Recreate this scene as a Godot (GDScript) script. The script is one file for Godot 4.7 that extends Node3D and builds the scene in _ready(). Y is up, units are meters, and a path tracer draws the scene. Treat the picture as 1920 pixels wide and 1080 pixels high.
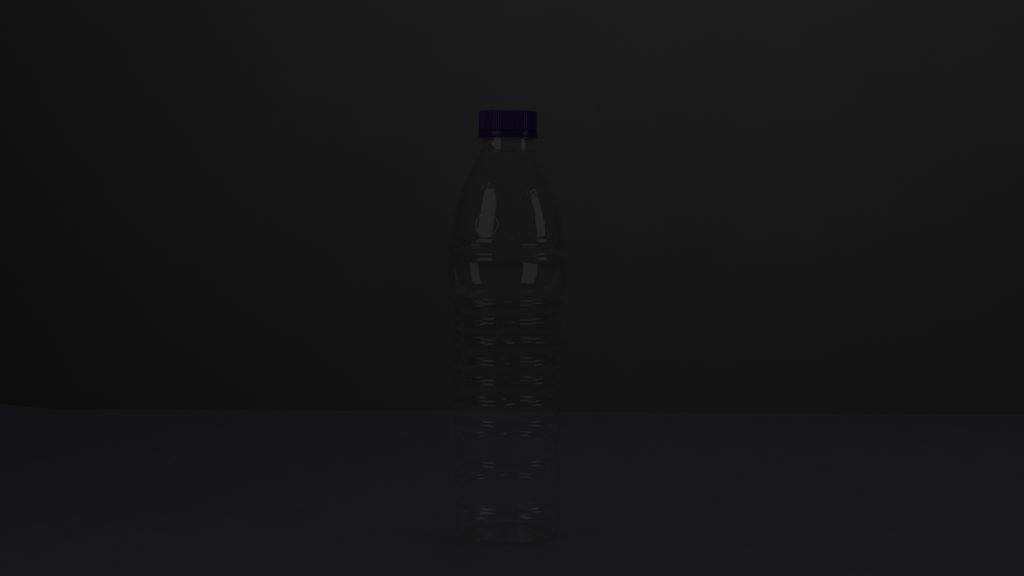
extends Node3D
# A clear, empty plastic water bottle with a dark blue cap on a pale table in front of a grey backdrop,
# photographed very underexposed.  Metres; the bottle's axis is at (AXIS_X, y, 0).

const AXIS_X := -0.00214
const MM := 0.001

var noise := FastNoiseLite.new()


func _ready() -> void:
	# ---------- camera
	var cam := Camera3D.new()
	cam.name = "camera"
	cam.fov = 21.703
	cam.near = 0.01
	cam.far = 60.0
	cam.position = Vector3(0.0, 0.18281, 0.754)
	cam.rotation_degrees = Vector3(-4.364, 0.0, 0.1)
	add_child(cam)
	cam.current = true

	# ---------- surroundings: a dark studio, no sky and no sun
	var we := WorldEnvironment.new()
	we.name = "environment"
	var env := Environment.new()
	env.background_mode = Environment.BG_COLOR
	env.background_color = Color(0.2, 0.2, 0.2)
	env.background_energy_multiplier = 1.0
	env.tonemap_mode = Environment.TONE_MAPPER_LINEAR
	env.tonemap_exposure = 0.0184
	env.sdfgi_enabled = true
	env.ssao_enabled = true
	env.ssil_enabled = true
	we.environment = env
	add_child(we)

	# ---------- studio lamps, all behind or beside the camera: two tall soft boxes and a small overhead lamp
	softbox("left_softbox", Vector3(-0.614, 0.55, 0.658), Vector3(0.386, 0.55, 0.558), Vector2(0.66, 0.7), 1.3)
	softbox("right_softbox", Vector3(0.85, 0.505, 0.293), Vector3(0.0, 0.505, 0.0), Vector2(0.33, 0.63), 0.55)
	softbox("overhead_lamp", Vector3(0.075, 0.97, 0.42), Vector3(0.0, 0.13, 0.0), Vector2(0.16, 0.07), 0.03)
	softbox("ceiling_light", Vector3(0.13, 1.2, -0.3), Vector3(0.1, 0.0, -0.55), Vector2(0.8, 0.7), 0.87)

	# ---------- the setting
	build_wall()
	build_table()

	# ---------- the bottle
	noise.seed = 7
	noise.noise_type = FastNoiseLite.TYPE_SIMPLEX_SMOOTH
	noise.frequency = 1.0
	noise.fractal_octaves = 2
	build_bottle()


func softbox(called: String, at: Vector3, aim: Vector3, size: Vector2, energy: float) -> void:
	var a := AreaLight3D.new()
	a.name = called
	a.area_size = size
	a.light_energy = energy
	a.area_normalize_energy = true
	a.area_range = 12.0
	a.light_color = Color(1.0, 0.995, 0.99)
	a.shadow_enabled = true
	add_child(a)
	a.look_at_from_position(at, aim)


# ---------------------------------------------------------------- helpers
func lin(r: float, g: float, b: float, a := 1.0) -> Color:
	var c := Color(r, g, b).linear_to_srgb()
	c.a = a
	return c


func part(called: String, mesh: Mesh, mat: Material, parent: Node = self) -> MeshInstance3D:
	var m := MeshInstance3D.new()
	m.name = called
	m.mesh = mesh
	m.material_override = mat
	parent.add_child(m, true)
	return m


# a grid of points, rows x cols, as one smooth mesh; closed joins the last column to the first
func grid_mesh(pos: PackedVector3Array, rows: int, cols: int, closed: bool, inset := 0.0) -> ArrayMesh:
	var nrm := PackedVector3Array()
	nrm.resize(pos.size())
	for i in rows:
		for j in cols:
			var jl := (j - 1 + cols) % cols if closed else maxi(j - 1, 0)
			var jr := (j + 1) % cols if closed else mini(j + 1, cols - 1)
			var du := pos[i * cols + jr] - pos[i * cols + jl]
			var dv := pos[mini(i + 1, rows - 1) * cols + j] - pos[maxi(i - 1, 0) * cols + j]
			var n := du.cross(-dv)
			nrm[i * cols + j] = n.normalized() if n.length_squared() > 1e-22 else Vector3(0, -1, 0)
	var index := PackedInt32Array()
	var wide := cols if closed else cols - 1
	for i in rows - 1:
		for j in wide:
			var a := i * cols + j
			var b := i * cols + (j + 1) % cols
			var c := a + cols
			var d := b + cols
			index.append_array(PackedInt32Array([a, b, c, b, d, c]))
	var all_pos := pos.duplicate()
	var all_nrm := nrm.duplicate()
	if inset > 0.0:
		var first := pos.size()
		for k in first:
			all_pos.append(pos[k] - nrm[k] * inset)
			all_nrm.append(-nrm[k])
		var outer := index.size()
		for k in range(0, outer, 3):
			index.append_array(PackedInt32Array([index[k] + first, index[k + 2] + first, index[k + 1] + first]))
	var arrays := []
	arrays.resize(Mesh.ARRAY_MAX)
	arrays[Mesh.ARRAY_VERTEX] = all_pos
	arrays[Mesh.ARRAY_NORMAL] = all_nrm
	arrays[Mesh.ARRAY_INDEX] = index
	var m := ArrayMesh.new()
	m.add_surface_from_arrays(Mesh.PRIMITIVE_TRIANGLES, arrays)
	return m


func lathe(profile: PackedVector2Array, cols: int, knurled := false) -> ArrayMesh:
	var pos := PackedVector3Array()
	for p in profile:
		for j in cols:
			var t := TAU * j / cols
			var r := p.x
			if knurled and r > 13.0 * MM:
				var h := p.y / MM
				var depth := 0.28 * smooth(213.75, 212.6, h) * smooth(204.8, 205.3, h)
				r -= depth * MM * pow(0.5 + 0.5 * cos(t * 70.0), 4.0)
			pos.append(Vector3(sin(t) * r, p.y, cos(t) * r))
	return grid_mesh(pos, profile.size(), cols, true)


func smooth(a: float, b: float, x: float) -> float:
	var t := clampf((x - a) / (b - a), 0.0, 1.0)
	return t * t * (3.0 - 2.0 * t)


# ---------------------------------------------------------------- setting
func build_wall() -> void:
	var n := FastNoiseLite.new()
	n.seed = 3
	n.frequency = 0.02
	n.fractal_octaves = 4
	var tex := NoiseTexture2D.new()
	tex.width = 512
	tex.height = 512
	tex.seamless = true
	tex.noise = n
	var ramp := Gradient.new()
	ramp.set_color(0, Color(0.97, 0.97, 0.97))
	ramp.set_color(1, Color(1, 1, 1))
	tex.color_ramp = ramp
	var m := StandardMaterial3D.new()
	m.resource_name = "grey_backdrop_paper"
	m.albedo_color = lin(0.775, 0.775, 0.768)
	m.albedo_texture = tex
	m.uv1_triplanar = true
	m.uv1_scale = Vector3(0.7, 0.7, 0.7)
	m.roughness = 0.95
	m.metallic_specular = 0.2
	var box := BoxMesh.new()
	box.size = Vector3(7.0, 4.5, 0.1)
	var w := part("backdrop_wall", box, m)
	w.position = Vector3(0.3, 0.9, -0.95)
	w.set_meta("kind", "structure")


func build_table() -> void:
	var n := FastNoiseLite.new()
	n.seed = 11
	n.frequency = 0.03
	n.fractal_octaves = 4
	var tex := NoiseTexture2D.new()
	tex.width = 512
	tex.height = 512
	tex.seamless = true
	tex.noise = n
	var ramp := Gradient.new()
	ramp.set_color(0, Color(0.965, 0.965, 0.965))
	ramp.set_color(1, Color(1, 1, 1))
	tex.color_ramp = ramp
	var m := StandardMaterial3D.new()
	m.resource_name = "pale_table_surface"
	m.albedo_color = lin(0.44, 0.445, 0.515)
	m.albedo_texture = tex
	m.uv1_triplanar = true
	m.uv1_scale = Vector3(2.3, 2.3, 2.3)
	m.roughness = 0.6
	m.metallic_specular = 0.4
	# cross-section from the rear underside over the rounded rear edge to the front underside
	var pos := PackedVector3Array()
	var cols := 161
	var section: Array[Vector2] = [Vector2(0.1, -0.024), Vector2(0.004, -0.024), Vector2(0.001, -0.022), Vector2(0.0, -0.018), Vector2(0.0, -0.003), Vector2(0.0009, -0.0009), Vector2(0.003, 0.0), Vector2(0.03, 0.0), Vector2(0.1, 0.0), Vector2(0.4, 0.0), Vector2(1.25, 0.0), Vector2(1.253, -0.0009), Vector2(1.254, -0.003), Vector2(1.254, -0.024)]
	for s in section:
		for j in cols:
			var x := -1.0 + 2.0 * j / (cols - 1)
			var curl := 0.0045 * pow(clampf((-0.352 - x) / 0.05, 0.0, 1.0), 1.4) * exp(-s.x * 9.0)
			pos.append(Vector3(x, s.y + curl, -0.3945 + s.x + 0.026 * (x + 0.0)))
	var t := part("table", grid_mesh(pos, section.size(), cols, false), m)
	t.set_meta("label", "pale matte tabletop with a straight rear edge, under the clear bottle")
	t.set_meta("category", "table")


# ---------------------------------------------------------------- bottle
# outline from the neck to below the broad shoulder bulge: radius and height in millimetres
var shoulder: Array[Vector2] = [
	Vector2(12.6, 211.0), Vector2(13.05, 200.35), Vector2(13.17, 194.77), Vector2(13.65, 194.51), Vector2(13.70, 194.11), Vector2(13.60, 193.71), Vector2(14.08, 192.65),
	Vector2(15.71, 189.46), Vector2(17.34, 186.27), Vector2(19.54, 182.01), Vector2(21.71, 177.75), Vector2(22.73, 175.62), Vector2(23.59, 173.49), Vector2(24.34, 171.36),
	Vector2(25.18, 168.69), Vector2(26.26, 164.95), Vector2(27.20, 160.68), Vector2(27.91, 156.40), Vector2(28.37, 153.19), Vector2(28.65, 152.12), Vector2(29.32, 151.04),
	Vector2(29.59, 149.44), Vector2(29.68, 146.22), Vector2(29.47, 145.15), Vector2(28.88, 144.21), Vector2(29.07, 143.27), Vector2(30.01, 142.20), Vector2(30.42, 140.59),
	Vector2(30.46, 137.37), Vector2(30.09, 133.34), Vector2(29.46, 129.30), Vector2(28.51, 125.80), Vector2(27.33, 123.92), Vector2(25.8, 121.90)]
# heights where the wall steps in (upper walls of the grooves) and out again (lower walls)
var steps_in: Array[float] = [115.7, 105.5, 96.3, 85.9, 76.0, 65.3, 46.9, 24.7]
var steps_out: Array[float] = [120.5, 110.9, 100.9, 90.2, 80.8, 70.3, 60.0, 39.9, 16.9]


func body_radius(y: float) -> float:
	if y >= 121.90:
		var k := 0
		while k < shoulder.size() - 2 and shoulder[k + 1].y > y:
			k += 1
		var p0 := shoulder[maxi(k - 1, 0)]
		var p1 := shoulder[k]
		var p2 := shoulder[k + 1]
		var p3 := shoulder[mini(k + 2, shoulder.size() - 1)]
		var h := p2.y - p1.y
		var d := (p2.x - p1.x) / h
		var m1 := d if k == 0 else limited((p1.x - p0.x) / (p1.y - p0.y), d)
		var m2 := d if k + 2 >= shoulder.size() else limited((p3.x - p2.x) / (p3.y - p2.y), d)
		var t := clampf((y - p1.y) / h, 0.0, 1.0)
		return p1.x * (2 * t * t * t - 3 * t * t + 1) + m1 * h * (t * t * t - 2 * t * t + t) + p2.x * (3 * t * t - 2 * t * t * t) + m2 * h * (t * t * t - t * t)
	var grooves := 0.0
	for s in steps_out:
		grooves += smooth(-1.3, 1.3, s - y)
	for s in steps_in:
		grooves -= smooth(-1.3, 1.3, s - y)
	return lerpf(25.8, 25.2, smooth(-120.0, -40.0, -y)) + 1.35 * grooves


func limited(a: float, b: float) -> float:
	return 0.0 if a * b <= 0.0 else 2.0 * a * b / (a + b)


# raised moulding on the shoulder, in millimetres: a round emblem, and two short rows of strokes too small to read
var strokes: Array[Vector4] = []


func relief(theta: float, y: float) -> float:
	if y < 150.5 or y > 190.0 or cos(theta) < 0.2:
		return 0.0
	var q := Vector2(wrapf(theta, -PI, PI) * 26.0, y)
	var c := Vector2(-10.0, 158.2)
	var d := q.distance_to(c)
	var h := 0.0
	if d < 8.0:
		h = 0.085 * bump(absf(d - 5.8), 0.6)
		if d < 5.6:
			var p := q - c
			h = maxf(h, 0.06 * bump(absf(p.distance_to(Vector2(3.6, 0.8)) - 4.6), 0.5) if absf(p.x) < 1.1 else 0.0)
			h = maxf(h, 0.06 * bump(absf(p.distance_to(Vector2(-3.6, 0.8)) - 4.6), 0.5) if absf(p.x) < 1.1 else 0.0)
			h = maxf(h, 0.06 * bump(absf(p.distance_to(Vector2(0.0, -6.0)) - 3.4), 0.5))
	for s in strokes:
		var e := Vector2(s.x, s.y)
		if absf(q.x - e.x) < 1.8 and absf(q.y - e.y) < 2.4:
			h = maxf(h, 0.2 * bump(q.distance_to(Geometry2D.get_closest_point_to_segment(q, e, Vector2(s.z, s.w))), 0.5))
	return h


func bump(d: float, half: float) -> float:
	var t := clampf(1.0 - d / half, 0.0, 1.0)
	return t * t * (3.0 - 2.0 * t)


func surface_point(theta: float, y: float) -> Vector3:
	var across := Vector2(sin(theta), cos(theta))
	var low := smooth(2.0, 12.0, y) * smooth(-200.0, -190.0, -y)
	# the blown wall is never quite true: ribs wander a little in height and depth, and the skin is faintly wavy
	var wander := 0.55 * low * smooth(-124.0, -118.0, -y) * noise.get_noise_3d(across.x * 1.1 + 7.0, y * 0.045, across.y * 1.1)
	var r := body_radius(y + wander)
	r += 0.11 * low * noise.get_noise_3d(across.x * 1.7, y * 0.06, across.y * 1.7)
	r += relief(theta, y)
	return Vector3(across.x * r, y, across.y * r) * MM


func build_bottle() -> void:
	var bottle := Node3D.new()
	bottle.name = "water_bottle"
	bottle.position = Vector3(AXIS_X, 0.0, 0.0)
	bottle.set_meta("label", "empty clear ribbed plastic bottle with dark blue screw cap on the pale table")
	bottle.set_meta("category", "bottle")
	add_child(bottle)

	var clear := StandardMaterial3D.new()
	clear.resource_name = "clear_plastic"
	clear.albedo_color = Color(1.0, 1.0, 1.0, 0.0)
	clear.transparency = BaseMaterial3D.TRANSPARENCY_ALPHA
	clear.roughness = 0.02
	clear.metallic_specular = 0.455

	var rng := RandomNumberGenerator.new()
	rng.seed = 5
	for row in [[-11.6, 6, 176.6], [11.2, 6, 173.0], [3.6, 1, 184.0]]:
		for k in row[1]:
			var at := Vector2(row[0] + (k - 0.5 * (row[1] - 1)) * 1.7, row[2] - 0.06 * (k - 2.5) * (k - 2.5))
			var lean := rng.randf_range(-0.5, 0.5)
			strokes.append(Vector4(at.x - lean, at.y - 0.9, at.x + lean, at.y + 0.9))

	# body: a thin shell, outer and inner faces 0.3 mm apart
	var cols := 600
	var pos := PackedVector3Array()
	var rows := 0
	var y := 211.0
	while y > 4.0:
		for j in cols:
			pos.append(surface_point(TAU * j / cols, y))
		rows += 1
		y -= 2.0 if y > 200.0 else (0.22 if y > 150.0 and y < 190.0 else 0.3)
	var heel := body_radius(4.0)
	for k in range(1, 13):                                     # rounded heel
		var a := PI / 2 * k / 12.0
		for j in cols:
			var t := TAU * j / cols
			var r := heel - 3.6 + 3.6 * cos(a)
			pos.append(Vector3(sin(t) * r, 4.0 - 3.85 * sin(a), cos(t) * r) * MM)
		rows += 1
	var ring := heel - 3.6
	for k in range(1, 41):                                     # pushed-up base with radial ribs
		var s := k / 40.0
		for j in cols:
			var t := TAU * j / cols
			var r := (ring - 0.8) * (1.0 - s) + 0.02
			var up := 4.5 * smooth(0.0, 0.9, s) + 0.15
			up -= 0.55 * pow(maxf(0.0, cos(t * 5.0 + 0.6)), 4.0) * smooth(0.02, 0.2, s) * smooth(0.95, 0.5, s)
			pos.append(Vector3(sin(t) * r, maxf(up, 0.15), cos(t) * r) * MM)
		rows += 1
	part("body", grid_mesh(pos, rows, cols, true, 0.00012), clear, bottle)

	# support ring under the cap
	var ring_profile := PackedVector2Array()
	for p in [[13.0, 199.9], [15.3, 199.98], [15.65, 200.12], [15.75, 200.38], [15.65, 200.6], [15.3, 200.72], [13.0, 200.78]]:
		ring_profile.append(Vector2(p[0], p[1]) * MM)
	ring_profile.reverse()
	var solid := StandardMaterial3D.new()
	solid.resource_name = "thick_clear_plastic"
	solid.albedo_color = Color(1.0, 1.0, 1.0, 0.0)
	solid.transparency = BaseMaterial3D.TRANSPARENCY_ALPHA
	solid.refraction_enabled = true
	solid.refraction_scale = 0.057
	solid.roughness = 0.0
	part("support_ring", lathe(ring_profile, 240), solid, bottle)
	# the small collar bead where the neck meets the shoulder
	var collar := PackedVector2Array()
	for k in 17:
		var a := TAU * k / 16.0
		collar.append(Vector2(13.55 + 0.38 * cos(a), 193.85 + 0.3 * sin(a)) * MM)
	collar.reverse()
	part("collar_bead", lathe(collar, 240), solid, bottle)

	build_cap(bottle)


func build_cap(bottle: Node3D) -> void:
	var blue := StandardMaterial3D.new()
	blue.resource_name = "dark_blue_cap_plastic"
	blue.albedo_color = lin(0.15, 0.078, 0.46)
	blue.roughness = 0.16
	blue.metallic_specular = 0.5
	var profile := PackedVector2Array()
	profile.append(Vector2(0.01, 213.9) * MM)
	for k in 9:
		profile.append(Vector2(1.5 * (k + 1), 213.9 - 0.004 * k) * MM)
	for k in range(1, 9):
		var a := PI / 2 * k / 8.0
		profile.append(Vector2(13.5 + 1.1 * sin(a), 212.75 + 1.1 * cos(a)) * MM)
	for k in range(1, 22):
		profile.append(Vector2(14.6, 212.75 - 7.9 * k / 21.0) * MM)
	for p in [[14.62, 204.95], [14.74, 204.78], [14.87, 204.55], [14.96, 204.3], [14.97, 204.1], [14.8, 203.9], [14.3, 203.85], [12.9, 203.83], [12.9, 205.0]]:
		profile.append(Vector2(p[0], p[1]) * MM)
	var cap := part("cap", lathe(profile, 1080, true), blue, bottle)
	var band := PackedVector2Array()
	for p in [[12.9, 203.45], [14.4, 203.55], [14.72, 203.45], [14.84, 203.2], [14.84, 201.2], [14.72, 201.0], [14.5, 200.9], [13.3, 200.88], [13.3, 203.0]]:
		band.append(Vector2(p[0], p[1]) * MM)
	part("tamper_band", lathe(band, 360), blue, cap)
	for k in 12:                                               # the thin bridges that hold the band to the cap
		var b := BoxMesh.new()
		b.size = Vector3(0.9, 0.8, 0.9) * MM
		var t := TAU * (k + 0.3) / 12.0
		var o := part("bridge", b, blue, cap)
		o.position = Vector3(sin(t) * 14.1, 203.65, cos(t) * 14.1) * MM
		o.rotation.y = t
